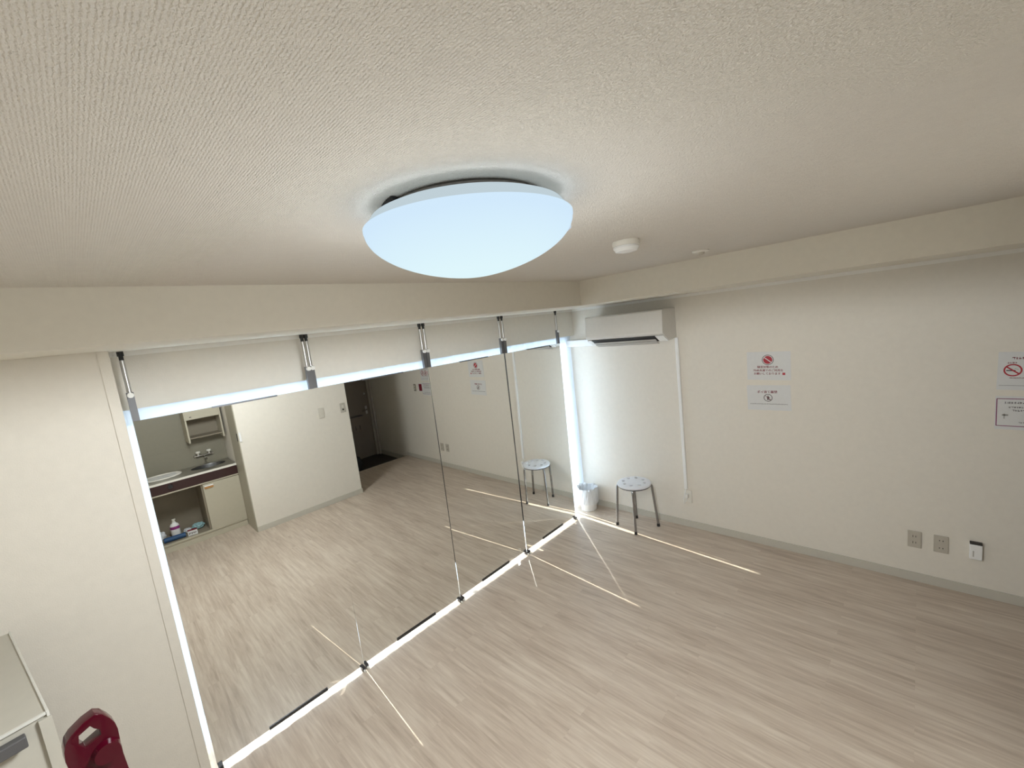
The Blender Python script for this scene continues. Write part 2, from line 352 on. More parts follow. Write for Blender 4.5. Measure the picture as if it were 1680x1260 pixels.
# ------------------------------------------------------------------ mirrors
MX = [0.151, 0.9485, 1.751, 2.538, 3.312]
def ymir(x): return 2.5462 + 0.0044 * (x - 1.7)
rots = [(-0.008, -0.005), (-0.0077, -0.004), (0.008, -0.0095), (0.012, -0.013)]
mlabels = ['leftmost frameless mirror panel, reflecting the kitchenette, held by grey tension poles',
           'second mirror panel from the left, reflecting the entrance door',
           'third mirror panel from the left, reflecting two posters',
           'rightmost mirror panel, reflecting the white stool, its side edge free']
for k in range(4):
    xa, xb = MX[k], MX[k + 1]; x0 = (xa + xb) / 2; hw = (xb - xa) / 2
    ps, tl = rots[k]
    r = thing('mirror_panel', mlabels[k], 'mirror', (x0, ymir(x0), 0), (-tl, 0, ps), 'frameless mirrors on tension poles')
    gl = hw - (0.0008 if k else 0.0005)
    # gap slightly wider at the bottom of the middle joints
    dl = {0: 0, 1: 0.002, 2: 0.003, 3: 0.004}[k]; dr = {0: 0.002, 1: 0.003, 2: 0.004, 3: 0}[k]
    bm = bmesh.new()
    prism(bm, [(-gl + dl, 0.028), (gl - dr, 0.028), (gl, 1.825), (-gl, 1.825)], 0, 0.0025, 1)
    obj('mirror_glass', bm, m_mirror, r)
    bm = bmesh.new(); prism(bm, [(-gl + dl, 0.028), (gl - dr, 0.028), (gl, 1.825), (-gl, 1.825)], 0.0026, 0.006, 1)
    obj('backing_board', bm, m_mirback, r)
    # horizontal hooks over the glass edges
    boxo('top_bracket', (-0.10, 0.20, -0.003, 0.012, 1.819, 1.8265), m_alu, r)
    boxo('bottom_bracket', (-0.155, 0.165, -0.004, 0.012, 0.0265, 0.0450), m_darkmetal, r)
    for s in (-1, 1):
        xc = s * (hw - 0.0130)
        po = boxo('pole', (xc - 0.0125, xc + 0.0125, 0.008, 0.020, 0.31, 1.955), m_alu, r, label='grey flat metal channel of the pole')
        boxo('clip', (xc - 0.0125, xc + 0.0125, -0.003, 0.008, 1.8255, 1.955), m_alu, r)
        bm = bmesh.new(); cyl(bm, (xc, 0.012, 1.955), (xc, 0.012, 2.100), 0.0095, n=16); obj('pole_tube', bm, m_tube, r, smooth=True)
        bm = bmesh.new(); cyl(bm, (xc, 0.012, 2.100), (xc, 0.012, 2.118), 0.0085, n=16); cyl(bm, (xc, 0.012, 2.118), (xc, 0.012, 2.139), 0.0120, n=16)
        obj('rubber_cap', bm, m_black, r, smooth=True)
        bm = bmesh.new(); cyl(bm, (xc, -0.0032, 1.943), (xc, -0.018, 1.943), 0.0122, 0.0115, n=20); obj('knob', bm, m_knob, r, smooth=True)
        f_ = boxo('foot', (xc - 0.010, xc + 0.010, -0.022, 0.012, 0.001, 0.027), m_darkmetal, r, bev=0.002)
        bm = bmesh.new(); cyl(bm, (xc, -0.022, 0.008), (xc, -0.036, 0.008), 0.0065, n=12); obj('foot_knob', bm, m_knob, f_, smooth=True)

# ------------------------------------------------------------------ ceiling lamp
LC = (0.689, 0.75)
lamp = thing('ceiling_lamp', 'large round white ceiling lamp, lit, with a domed shade', 'ceiling lamp', (LC[0], LC[1], H))
bm = bmesh.new(); lathe(bm, [(0, 0), (0.170, 0), (0.178, -0.006), (0.178, -0.0155), (0, -0.0155)], 64); obj('base_plate', bm, m_lbase, lamp, smooth=True)
bm = bmesh.new()
for a_ in range(148, 178, 3):
    a_ = math.radians(a_); cyl(bm, (0.184 * math.cos(a_), 0.184 * math.sin(a_), -0.001), (0.184 * math.cos(a_), 0.184 * math.sin(a_), -0.015), 0.0075, n=8)
obj('connector_strip', bm, m_black, lamp)
bm = bmesh.new(); lathe(bm, [(0, -0.0158), (0.197, -0.0158), (0.216, -0.024), (0.228, -0.040), (0.2, -0.048), (0, -0.048)], 72); obj('rim_ring', bm, emat('lamp_rim_glow', (0.62, 0.74, 0.80), 0.80), lamp, smooth=True)
prof = [(0.2338, -0.0505), (0.2340, -0.0462), (0.2362, -0.0462), (0.2362, -0.0525)]
for i in range(33):
    t = i / 32; prof.append((0.235 * max(0, (1 - t ** 1.9)) ** 0.62 if t < 1 else 0, -0.054 - 0.107 * t))
m_shade = bpy.data.materials.new('lit_lamp_shade'); m_shade.use_nodes = True
def shade_nodes(m):
    nt = m.node_tree; nt.nodes.clear(); e = nt.nodes.new('ShaderNodeEmission'); o = nt.nodes.new('ShaderNodeOutputMaterial'); nt.links.new(e.outputs[0], o.inputs[0])
    tc = nt.nodes.new('ShaderNodeTexCoord'); sp = nt.nodes.new('ShaderNodeSeparateXYZ'); nt.links.new(tc.outputs['Object'], sp.inputs[0])
    mr = nt.nodes.new('ShaderNodeMapRange'); mr.inputs['From Min'].default_value = -0.06; mr.inputs['From Max'].default_value = -0.15; nt.links.new(sp.outputs[2], mr.inputs['Value'])
    r = nt.nodes.new('ShaderNodeValToRGB'); nt.links.new(mr.outputs[0], r.inputs[0]); el = r.color_ramp.elements
    el[0].color = (0.66, 0.84, 1.0, 1); el[1].color = (0.76, 0.95, 1.0, 1); nt.links.new(r.outputs[0], e.inputs[0]); e.inputs[1].default_value = 0.92
shade_nodes(m_shade)
bm = bmesh.new(); lathe(bm, [(0.2285, -0.0490), (0.2335, -0.0492)], 96); obj('ceiling_fill_ring', bm, emat('fill_ring_glow', (0.80, 0.90, 1.0), 10.0), lamp)  # hidden emitting ring added to brighten the ceiling around the lamp
bm = bmesh.new(); lathe(bm, [(0, -0.050), (0.222, -0.0505)] + prof, 96); sh = obj('lamp_shade', bm, m_shade, lamp, smooth=False)
for p_ in sh.data.polygons: p_.use_smooth = True
bm = bmesh.new()
random.seed(4)
for i in range(9):
    a = -0.78 + i * 0.034; 
    t = 0.16; rr = 0.235 * (1 - t ** 1.9) ** 0.62 + 0.0004; z = -0.054 - 0.107 * t
    x, y = rr * math.cos(a), rr * math.sin(a)
    box(bm, x - 0.0015, x + 0.0015, y - 0.002, y + 0.002, z - 0.004, z + 0.003)
obj('printed_mark', bm, emat('mark_glow', (0.58, 0.68, 0.80), 0.9), lamp)
pl = bpy.data.lights.new('lamp_light', 'SPOT'); pl.energy = 100; pl.shadow_soft_size = 0.2; pl.color = (0.93, 0.975, 1.0); pl.spot_size = PI; pl.spot_blend = 0.06
plo = bpy.data.objects.new('lamp_light', pl); C.objects.link(plo); plo.parent = lamp; plo.location = (0, 0, -0.25)
pl = bpy.data.lights.new('lamp_fill_light', 'POINT'); pl.energy = 9; pl.shadow_soft_size = 0.24; pl.color = (0.93, 0.975, 1.0)  # added fill just below the shade, lifts ceiling and beams
plo = bpy.data.objects.new('lamp_fill_light', pl); C.objects.link(plo); plo.parent = lamp; plo.location = (0, 0, -0.265)

# smoke detector and small ceiling sensor
sm = thing('smoke_detector', 'round white smoke detector on the ceiling beside the lamp', 'smoke detector', (1.630, 0.862, H))
bm = bmesh.new(); lathe(bm, [(0, 0), (0.052, 0), (0.054, -0.006), (0.053, -0.020), (0, -0.020)], 40); obj('base', bm, m_warmwhite, sm, smooth=True)
bm = bmesh.new(); lathe(bm, [(0, -0.0205), (0.050, -0.0205), (0.051, -0.028), (0.043, -0.041), (0.02, -0.046), (0, -0.046)], 40); obj('sensor_dome', bm, m_white, sm, smooth=True)
bm = bmesh.new(); box(bm, -0.050, -0.046, 0.006, 0.018, -0.019, -0.014); obj('indicator', bm, m_slot, sm)
sm = thing('heat_sensor', 'small low round sensor on the ceiling near the right beam', 'sensor', (2.475, 0.87, H))
bm = bmesh.new(); lathe(bm, [(0, 0), (0.042, 0), (0.043, -0.006), (0.036, -0.010), (0, -0.010)], 32); obj('base', bm, m_warmwhite, sm, smooth=True)
bm = bmesh.new(); lathe(bm, [(0, -0.0102), (0.020, -0.0102), (0.018, -0.020), (0.010, -0.024), (0, -0.024)], 24); obj('sensor_dome', bm, m_plate, sm, smooth=True)

# ------------------------------------------------------------------ air conditioner
ac = thing('air_conditioner', 'white split air conditioner high on the right wall beside the mirrors', 'air conditioner', (XW, 1.93, 1.77))
poly = [(0, 0.01), (-0.10, 0.0), (-0.155, 0.0), (-0.247, 0.053), (-0.272, 0.066), (-0.278, 0.085), (-0.262, 0.258), (-0.250, 0.268), (-0.235, 0.270), (0, 0.270)]
bm = bmesh.new(); prism(bm, poly, -0.382, 0.382, 1); obj('casing', bm, m_ac, ac, bevel=0.004)
bm = bmesh.new()
prism(bm, [(-0.2475, 0.046), (-0.236, 0.058), (-0.155, 0.010), (-0.172, -0.0035)], -0.300, 0.335, 1); obj('air_outlet', bm, m_vent, ac)
for (xa, za, xb_, zb_) in ((-0.222, 0.020, -0.196, 0.004), (-0.196, -0.002, -0.146, -0.022)):
    bm = bmesh.new(); prism(bm, [(xa, za), (xb_, zb_), (xb_, zb_ - 0.004), (xa, za - 0.004)], -0.29, 0.325, 1); obj('louvre', bm, m_louvre if xa < -0.22 else m_louvre, ac)
for ys in (-0.378, 0.338):
    bm = bmesh.new(); prism(bm, [(-0.250, 0.050), (-0.255, 0.046), (-0.165, -0.006), (-0.16, 0.0)], ys, ys + (0.075 if ys < 0 else 0.04), 1); obj('outlet_end', bm, m_white, ac)
pc = boxo('pipe_cover', (XW - 0.062, XW, 2.32, YG, 1.752, 1.822), m_white, bev=0.006)
tag(pc, 'white pipe cover along the wall from air conditioner to window', 'pipe cover')
cc = thing('cord_cover', 'thin white cord cover running down the wall from the air conditioner', 'cord cover', (XW, 1.547, 0.37))
boxo('raceway', (-0.014, 0, -0.014, 0.014, 0, 1.405), m_white, cc, bev=0.003)
ou = thing('wall_outlet', 'white outlet with a plugged-in looped cord at the foot of the cord cover', 'outlet', (XW, 1.535, 0.30), group='wall outlets along the right wall')
boxo('cover_plate', (-0.010, 0, -0.036, 0.036, -0.058, 0.062), m_warmwhite, ou, bev=0.003)
boxo('plug', (-0.040, -0.010, -0.012, 0.012, -0.005, 0.030), m_knob, ou, bev=0.003)
bm = bmesh.new(); tube(bm, [(-0.030, 0, -0.004), (-0.034, 0.012, -0.04), (-0.030, 0.030, -0.065), (-0.026, 0.032, -0.03), (-0.018, 0.020, 0.03), (-0.012, 0.012, 0.072)], 0.003, 8); obj('cord', bm, m_white, ou, smooth=True)

# ------------------------------------------------------------------ outlets and boxes on the right wall
def outlet(x, y, z, face, label, style, grp, w_=0.070, h_=0.118, m=m_plate):
    # face: -x facing (wall right) or +y facing (partition)
    rz = 0 if face == 'x' else -PI / 2
    o = thing('wall_outlet' if style != 'switch' else 'wall_switch', label, 'outlet' if style != 'switch' else 'switch', (x, y, z), (0, 0, rz), grp)
    boxo('cover_plate', (-0.008, 0, -w_ / 2, w_ / 2, -h_ / 2, h_ / 2), m, o, bev=0.003)
    def q(name, yc, zc, a, b, mm, th=0.0012): boxo(name, (-0.008 - th, -0.0079, yc - a, yc + a, zc - b, zc + b), mm, o)
    if style == 'double':
        for zc in (0.022, -0.022):
            q('slot', 0.007, zc, 0.0015, 0.008, m_slot); q('slot', -0.007, zc, 0.0015, 0.006, m_slot)
    if style == 'screws':
        for zc in (0.026, -0.026):
            q('slot', 0.007, zc, 0.002, 0.004, m_slot); q('slot', -0.009, zc, 0.002, 0.004, m_slot)
    if style == 'switch':
        q('rocker', 0, 0.022, 0.011, 0.018, m_plate2, 0.003); q('rocker', 0, -0.022, 0.011, 0.014, m_plate2, 0.003)
    if style == 'knob':
        q('rocker', 0, 0.020, 0.012, 0.018, m_plate2, 0.003)
        bm = bmesh.new(); cyl(bm, (-0.008, 0, -0.022), (-0.014, 0, -0.022), 0.011, n=20); obj('dial', bm, m_slot, o, smooth=True)
    return o
outlet(XW, 0.013, 0.305, 'x', 'beige double outlet low on the right wall, nearest the mirrors of the pair', 'double', 'wall outlets along the right wall')
outlet(XW, -0.114, 0.304, 'x', 'beige socket plate with four small holes beside the double outlet', 'screws', 'wall outlets along the right wall')
bxo = thing('wall_box', 'small white box with a black top slot low on the right wall', 'box', (XW, -0.268, 0.308))
boxo('housing', (-0.028, 0, -0.028, 0.028, -0.054, 0.046), m_white, bxo, bev=0.004)
boxo('top_slot', (-0.026, -0.001, -0.027, 0.027, 0.0455, 0.058), m_slot, bxo)
boxo('side_mark', (-0.0285, -0.027, 0.008, 0.014, -0.035, 0.005), m_louvre, bxo)
outlet(2.053, YBW, 1.208, 'y', 'pale switch plate on the partition wall, farther from the corridor', 'switch', 'switches on the partition wall', 0.072, 0.13, m_plate2)
outlet(2.338, YBW, 1.215, 'y', 'tan control plate with a dark dial near the corridor edge', 'knob', 'switches on the partition wall', 0.072, 0.125, m_plate)
outlet(XW, -0.835, 1.22, 'x', 'small olive switch plate on the right wall beyond the red plate', 'switch', 'plates by the posters', 0.06, 0.115, m_kwall)
rp = thing('wall_notice', 'small dark red plate in a white border beside the posters', 'sign', (XW, -0.672, 1.225))
boxo('border_sheet', (-0.003, 0, -0.062, 0.062, -0.068, 0.068), m_paper, rp)
boxo('red_field', (-0.0045, -0.003, -0.040, 0.040, -0.056, 0.056), m_dred, rp)

# ------------------------------------------------------------------ posters
def wallmat(y, z, off=-0.0012):
    # text reads from left (+y) to right (-y) on the right wall, facing -x
    return Matrix(((0, 0, -1, off), (-1, 0, 0, y), (0, 1, 0, z), (0, 0, 0, 1)))
def poster(yc, zc, label, w_=0.297, h_=0.21, tilt=0.0):
    r = thing('poster', label, 'poster', (XW - 0.0005, yc, zc), (tilt, 0, 0), 'laminated notices on the right wall')
    boxo('sheet', (-0.0011, 0, -w_ / 2, w_ / 2, -h_ / 2, h_ / 2), m_paper, r)
    return r
def disc(name, r, yc, zc, ro, ri, m, off=-0.0014, a0=0, a1=2 * PI, n=48):
    bm = bmesh.new(); vs = []
    for i in range(n + 1):
        a = a0 + (a1 - a0) * i / n
        vs.append((bm.verts.new((off, yc + ro * math.cos(a), zc + ro * math.sin(a))), bm.verts.new((off, yc + ri * math.cos(a), zc + ri * math.sin(a)))))
    for p, q in zip(vs, vs[1:]): bm.faces.new((p[0], q[0], q[1], p[1]))
    o = obj(name, bm, m, r); md = o.modifiers.new('t', 'SOLIDIFY'); md.thickness = 0.0002; return o
def bar(name, r, y0, z0, y1, z1, wd, m, off=-0.0016):
    bm = bmesh.new(); d = Vector((0, y1 - y0, z1 - z0)).normalized(); s = Vector((0, -d.z, d.y)) * wd / 2
    a, b = Vector((off, y0, z0)), Vector((off, y1, z1))
    bm.faces.new([bm.verts.new(v) for v in (a + s, b + s, b - s, a - s)])
    o = obj(name, bm, m, r); md = o.modifiers.new('t', 'SOLIDIFY'); md.thickness = 0.0002; return o
def strokes(name, r, y0, y1, z, hgt, m, seed, gap=0.25):
    random.seed(seed); bm = bmesh.new(); y = y0
    while y > y1:
        wd = random.uniform(0.5, 1.1) * hgt
        for kk in range(random.randint(2, 3)):
            zz = z + hgt * random.uniform(-0.4, 0.4); box(bm, -0.0016, -0.0012, y - wd, y, zz - hgt * 0.09, zz + hgt * 0.09)
        xx = y - wd * random.uniform(0.2, 0.8); box(bm, -0.0016, -0.0012, xx - hgt * 0.08, xx + hgt * 0.08, z - hgt / 2, z + hgt / 2)
        y -= wd + hgt * gap
    return obj(name, bm, m, r)
A = poster(0.846, 1.508, 'upper notice of the left poster pair, red struck-through circle above red text', 0.297, 0.222, tilt=0.012)
disc('prohibition_sign', A, 0.003, 0.047, 0.040, 0.036, m_ink); disc('prohibition_sign', A, 0.003, 0.047, 0.0355, 0.0, m_red, -0.0013)
disc('prohibition_ring', A, 0.003, 0.047, 0.036, 0.031, m_paper, -0.0018)
bar('prohibition_bar', A, 0.026, 0.066, -0.020, 0.028, 0.006, m_paper, -0.0019)
text_mesh('printed_text', '騒音対策のため', 0.0205, m_dred, A, wallmat(0.005, -0.010), bold=0.0005)
text_mesh('printed_text', '70dB未満でのご利用を', 0.0205, m_dred, A, wallmat(0.002, -0.036), bold=0.0005)
text_mesh('printed_text', 'お願いしております', 0.0205, m_dred, A, wallmat(0.010, -0.062), bold=0.0005)
boxo('printed_mark', (-0.0016, -0.0012, -0.112, -0.094, -0.071, -0.053), m_red, A)
B = poster(0.852, 1.255, 'lower notice of the left poster pair, small round pictogram under dark red heading', 0.300, 0.200, tilt=-0.012)
text_mesh('printed_text', 'ポイ捨て厳禁', 0.0235, m_dred, B, wallmat(0.008, 0.045), bold=0.0006)
disc('pictogram_ring', B, 0.003, 0.0, 0.030, 0.0255, m_ink)
bm = bmesh.new(); box(bm, -0.0016, -0.0012, -0.003, 0.009, -0.008, 0.010); box(bm, -0.0016, -0.0012, 0.000, 0.006, 0.011, 0.018); box(bm, -0.0016, -0.0012, 0.009, 0.014, 0.004, 0.009)
box(bm, -0.0016, -0.0012, -0.001, 0.004, -0.018, -0.008); box(bm, -0.0016, -0.0012, 0.005, 0.010, -0.018, -0.008); box(bm, -0.0016, -0.0012, -0.012, -0.004, -0.018, -0.010); box(bm, -0.0016, -0.0012, -0.010, -0.003, 0.0, 0.006)
obj('pictogram_figure', bm, m_ink, B)
bar('prohibition_bar', B, 0.022, 0.018, -0.017, -0.018, 0.003, m_dred, -0.0019)
strokes('printed_text', B, 0.130, -0.125, -0.050, 0.0065, m_ink, 3)
P3 = poster(-0.478, 1.452, 'upper notice of the right poster pair, a row of three prohibition circles', 0.297, 0.222, tilt=0.02)
strokes('printed_text', P3, 0.095, -0.10, 0.075, 0.013, m_dred, 5); 
for j, yc in enumerate((0.090, 0.0, -0.090)):
    strokes('printed_text', P3, yc + 0.022, yc - 0.015, 0.048, 0.009, m_dred, 10 + j)
    disc('prohibition_ring', P3, yc, 0.005, 0.036, 0.029, m_red)
    bar('prohibition_bar', P3, yc + 0.024, 0.024, yc - 0.024, -0.016, 0.007, m_red, -0.0019)
    if j == 0: bar('pictogram', P3, yc + 0.025, 0.003, yc - 0.010, 0.003, 0.006, m_ink, -0.0015); bar('pictogram', P3, yc - 0.006, 0.016, yc - 0.022, 0.008, 0.003, m_louvre, -0.0015)
    if j == 1: boxo('pictogram', (-0.0015, -0.0012, yc - 0.008, yc + 0.010, -0.010, 0.020), m_ink, P3)
    if j == 2: bar('pictogram', P3, yc + 0.012, -0.012, yc - 0.004, 0.016, 0.008, m_ink, -0.0015)
strokes('printed_text', P3, 0.10, -0.10, -0.040, 0.007, m_dred, 21)
bar('printed_line', P3, 0.14, -0.085, -0.14, -0.085, 0.0015, m_ink)
P4 = poster(-0.478, 1.205, 'lower notice of the right poster pair, framed by a thin purple-red border', 0.305, 0.200, tilt=0.0)
for q in ((0.146, 0.085, -0.146, 0.085), (0.146, -0.078, -0.146, -0.078), (0.146, 0.085, 0.146, -0.078), (-0.146, 0.085, -0.146, -0.078)): bar('printed_border', P4, *q, 0.004, m_purple)
strokes('printed_text', P4, 0.115, 0.045, 0.062, 0.012, m_ink, 31); strokes('printed_text', P4, 0.030, -0.10, 0.062, 0.012, m_dred, 32)
strokes('printed_text', P4, 0.100, -0.11, 0.034, 0.009, m_ink, 33); strokes('printed_text', P4, 0.085, -0.09, 0.016, 0.010, m_ink, 34)
strokes('printed_text', P4, 0.125, 0.105, -0.020, 0.030, m_louvre, 35); strokes('printed_text', P4, 0.06, -0.10, -0.055, 0.007, m_ink, 36)

# ------------------------------------------------------------------ stool
def stool():
    r = thing('round_stool', 'low round stool with white perforated seat and four metal legs near the right wall', 'stool', (3.478, 1.948, 0))
    bm = bmesh.new(); lathe(bm, [(0, 0.452), (0.135, 0.452), (0.152, 0.446), (0.158, 0.437), (0.155, 0.428), (0.148, 0.430), (0.146, 0.438), (0.13, 0.441), (0, 0.441)], 56)
    seat = obj('seat', bm, m_seat, r, smooth=True)
    bm = bmesh.new()
    for i in range(8):
        a = 2 * PI * (i + 0.3) / 8; x, y = 0.100 * math.cos(a), 0.100 * math.sin(a)
        vs0 = len(bm.verts)
        cyl(bm, (x, y, 0.43), (x, y, 0.47), 0.0175, n=20)
    cut = obj('cutter', bm, m_seat)
    cut.location = r.location
    seat.modifiers.clear(); md = seat.modifiers.new('holes', 'BOOLEAN'); md.object = cut; md.operation = 'DIFFERENCE'; md.solver = 'EXACT'
    bpy.context.view_layer.update(); dg = bpy.context.evaluated_depsgraph_get(); me = bpy.data.meshes.new_from_object(seat.evaluated_get(dg))
    seat.modifiers.clear(); seat.data = me; bpy.data.objects.remove(cut)
    for p in me.polygons: p.use_smooth = True
    md = seat.modifiers.new('edges', 'EDGE_SPLIT'); md.split_angle = math.radians(35)
    bm = bmesh.new(); lathe(bm, [(0.125, 0.418), (0.150, 0.418), (0.150, 0.4285), (0.125, 0.4285)], 40, close=True); obj('seat_ring', bm, m_darkmetal, r, smooth=True)
    for fx, fy in ((-0.066, 0.178), (-0.150, -0.062), (0.098, -0.168), (0.150, 0.085)):
        d = Vector((fx, fy, 0)).normalized(); R_ = Vector((fx, fy, 0)).length; bm = bmesh.new()
        pts = [d * 0.06 + Vector((0, 0, 0.432)), d * 0.105 + Vector((0, 0, 0.432))]
        for k in range(1, 7):
            a = PI / 2 * k / 6; pts.append(d * (0.118 + 0.042 * math.sin(a)) + Vector((0, 0, 0.392 + 0.040 * math.cos(a))))
        pts.append(d * R_ + Vector((0, 0, 0.016)))
        tube(bm, pts, 0.0112, 14); lg = obj('leg', bm, m_stoolleg, r, smooth=True)
        bm = bmesh.new(); cyl(bm, d * R_ + Vector((0, 0, 0.0005)), d * (R_ - 0.001) + Vector((0, 0, 0.028)), 0.0145, 0.0130, 16); obj('rubber_foot', bm, m_black, lg, smooth=True)
stool()

# ------------------------------------------------------------------ wastebasket with liner bag
wb = thing('wastebasket', 'small white wastebasket with a plastic liner bag in the corner', 'wastebasket', (3.575, 2.562, 0))
bm = bmesh.new(); lathe(bm, [(0, 0.001), (0.078, 0.001), (0.083, 0.008), (0.104, 0.225), (0.109, 0.232), (0.105, 0.238), (0.100, 0.228), (0.080, 0.012), (0, 0.008)], 40); obj('bin', bm, m_white, wb, smooth=True)
bm = bmesh.new(); random.seed(8); n = 48; rings = []
for (r0, z0, am) in ((0.1065, 0.085, 0.003), (0.109, 0.12, 0.004), (0.1115, 0.18, 0.004), (0.113, 0.236, 0.005), (0.108, 0.252, 0.008), (0.096, 0.243, 0.006), (0.088, 0.18, 0.006), (0.07, 0.10, 0.006)):
    rings.append([bm.verts.new(((r0 + am * math.sin(i * 2.1 + z0 * 50) * random.uniform(0.2, 1)) * math.cos(2 * PI * i / n), (r0 + am * math.sin(i * 1.7 + z0 * 31)) * math.sin(2 * PI * i / n), z0 + random.uniform(-1, 1) * am * (0.8 if z0 < 0.2 else 1.4))) for i in range(n)])
for P_, Q_ in zip(rings, rings[1:]):
    for i in range(n): bm.faces.new((P_[i], P_[(i + 1) % n], Q_[(i + 1) % n], Q_[i]))
lb = obj('liner_bag', bm, m_bag, wb, smooth=False)

# ------------------------------------------------------------------ kitchenette (seen in the mirrors)
k = thing('kitchenette', 'compact cream kitchenette with sink and one open cupboard bay', 'kitchen unit', (0, YK, 0))
KX0, KX1 = -0.015, XK - 0.012
D = YKB - YK + 0.005
bm = bmesh.new()
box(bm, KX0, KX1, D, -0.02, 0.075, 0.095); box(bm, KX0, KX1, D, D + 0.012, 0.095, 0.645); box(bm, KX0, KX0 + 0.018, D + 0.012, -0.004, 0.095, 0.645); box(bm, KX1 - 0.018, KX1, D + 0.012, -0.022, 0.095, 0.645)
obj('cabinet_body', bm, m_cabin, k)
boxo('plinth', (KX0, KX1, -0.035, -0.012, 0.001, 0.073), m_cab, k)
boxo('front_rail', (KX0, KX1, -0.020, -0.002, 0.076, 0.096), m_cab, k)
boxo('side_panel', (0.728, 0.744, D + 0.013, -0.024, 0.096, 0.643), m_cabin, k)
dr = boxo('cabinet_door', (0.745, KX1, -0.020, -0.001, 0.097, 0.640), m_cab, k)
boxo('door_handle', (0.757, 0.842, -0.001, 0.010, 0.585, 0.622), m_knobwood, dr, bev=0.003); boxo('handle_lip', (0.757, 0.842, 0.003, 0.013, 0.610, 0.623), m_white, dr)
boxo('dark_fascia', (KX0, KX1, -0.015, 0.004, 0.662, 0.764), m_dkband, k)
boxo('fascia_trim', (KX0, KX1, -0.018, 0.006, 0.648, 0.661), m_cab, k)
boxo('worktop_edge', (KX0, KX1, -0.015, 0.008, 0.765, 0.787), m_warmwhite, k)
bm = bmesh.new(); cyl(bm, (0.466, 0.004, 0.722), (0.466, 0.022, 0.722), 0.024, 0.020, 24); obj('stove_dial', bm, m_darkmetal, k, smooth=True)
# steel worktop with a sunken bowl
bm = bmesh.new()
bx, by, brx, bry = 0.875, -0.27, 0.175, 0.115
n = 40; xs0, xs1, ys0, ys1 = KX0, KX1, D, -0.016
outer = []
for i in range(n):
    a = 2 * PI * i / n; ca, sa = math.cos(a), math.sin(a)
    tx = ((xs1 - bx) / ca if ca > 0 else (xs0 - bx) / ca) if abs(ca) > 1e-6 else 1e9
    ty = ((ys1 - by) / sa if sa > 0 else (ys0 - by) / sa) if abs(sa) > 1e-6 else 1e9
    t = min(tx, ty); outer.append(bm.verts.new((bx + t * ca, by + t * sa, 0.785)))
prev = outer
for s_, z_ in ((1.0, 0.785), (0.97, 0.778), (0.93, 0.70), (0.80, 0.665), (0.15, 0.660), (0.14, 0.655)):
    ring = [bm.verts.new((bx + s_ * brx * math.cos(2 * PI * i / n), by + s_ * bry * math.sin(2 * PI * i / n), z_)) for i in range(n)]
    for i in range(n): bm.faces.new((prev[i], prev[(i + 1) % n], ring[(i + 1) % n], ring[i]))
    prev = ring
bm.faces.new(prev)
wt = obj('steel_worktop', bm, [m_steel, m_bowl], k, smooth=True)
for p_ in wt.data.polygons:
    if p_.center.z < 0.782: p_.material_index = 1
# wall tap over the sink
tp = thing('wall_tap', 'chrome two-handle wall tap above the kitchenette sink', 'tap', (0.875, YKB, 0.90))
bm = bmesh.new(); tube(bm, [(-0.085, 0.03, -0.005), (0.085, 0.03, -0.005)], 0.011, 14); cyl(bm, (-0.085, 0, -0.005), (-0.085, 0.03, -0.005), 0.020, 0.014); cyl(bm, (0.085, 0, -0.005), (0.085, 0.03, -0.005), 0.020, 0.014)
obj('tap_body', bm, m_chrome, tp, smooth=True)
bm = bmesh.new(); tube(bm, [(0, 0.03, -0.005), (0, 0.045, -0.02), (0.0, 0.10, -0.028), (0, 0.16, -0.020), (0, 0.172, -0.035)], 0.008, 12); obj('spout', bm, m_chrome, tp, smooth=True)
for s_ in (-1, 1):
    bm = bmesh.new(); cyl(bm, (s_ * 0.055, 0.035, 0.005), (s_ * 0.055, 0.042, 0.030), 0.009); lathe(bm, [(0, 0.03), (0.018, 0.03), (0.024, 0.036), (0.024, 0.05), (0.018, 0.056), (0, 0.056)], 16, (s_ * 0.055, 0.042, 0)); obj('tap_handle', bm, m_warmwhite, tp, smooth=True)
# board / tray lying on the worktop
tr = thing('dish_tray', 'pale oval tray with white boards lying left on the worktop', 'tray', (0.43, -1.055, 0.786))
bm = bmesh.new()
lathe(bm, [(0, 0.002), (0.98, 0.002), (1.0, 0.012), (0.97, 0.018), (0.9, 0.008), (0, 0.008)], 36)
for v in bm.verts: v.co.x *= 0.185; v.co.y *= 0.125
obj('tray', bm, m_warmwhite, tr, smooth=True)
bm = bmesh.new(); box(bm, -0.13, 0.10, -0.06, 0.05, 0.009, 0.015); box(bm, -0.11, 0.13, -0.05, 0.07, 0.0155, 0.020); obj('board', bm, m_paper, tr)
# splash panel behind the tap
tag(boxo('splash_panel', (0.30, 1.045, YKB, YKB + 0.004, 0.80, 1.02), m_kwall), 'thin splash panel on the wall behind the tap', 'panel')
# wall shelf cabinet above the sink
sc = thing('wall_shelf_cabinet', 'cream open hanging cabinet with side boards above the sink', 'cabinet', (0, YKB, 0))
for x_ in (0.735, 1.072): boxo('side_board', (x_, x_ + 0.016, 0.001, 0.26, 1.105, 1.62), m_cab, sc)
hd = boxo('front_board', (0.7515, 1.0715, 0.236, 0.256, 1.375, 1.62), m_cab, sc); boxo('finger_hole', (0.785, 0.805, 0.2562, 0.258, 1.400, 1.408), m_slot, hd)
boxo('top_board', (0.7515, 1.0715, 0.001, 0.235, 1.604, 1.62), m_cab, sc)
boxo('shelf_board', (0.7515, 1.0715, 0.001, 0.20, 1.140, 1.154), m_cabin, sc); boxo('back_board', (0.7515, 1.0715, 0.001, 0.010, 1.155, 1.603), m_cabin, sc)
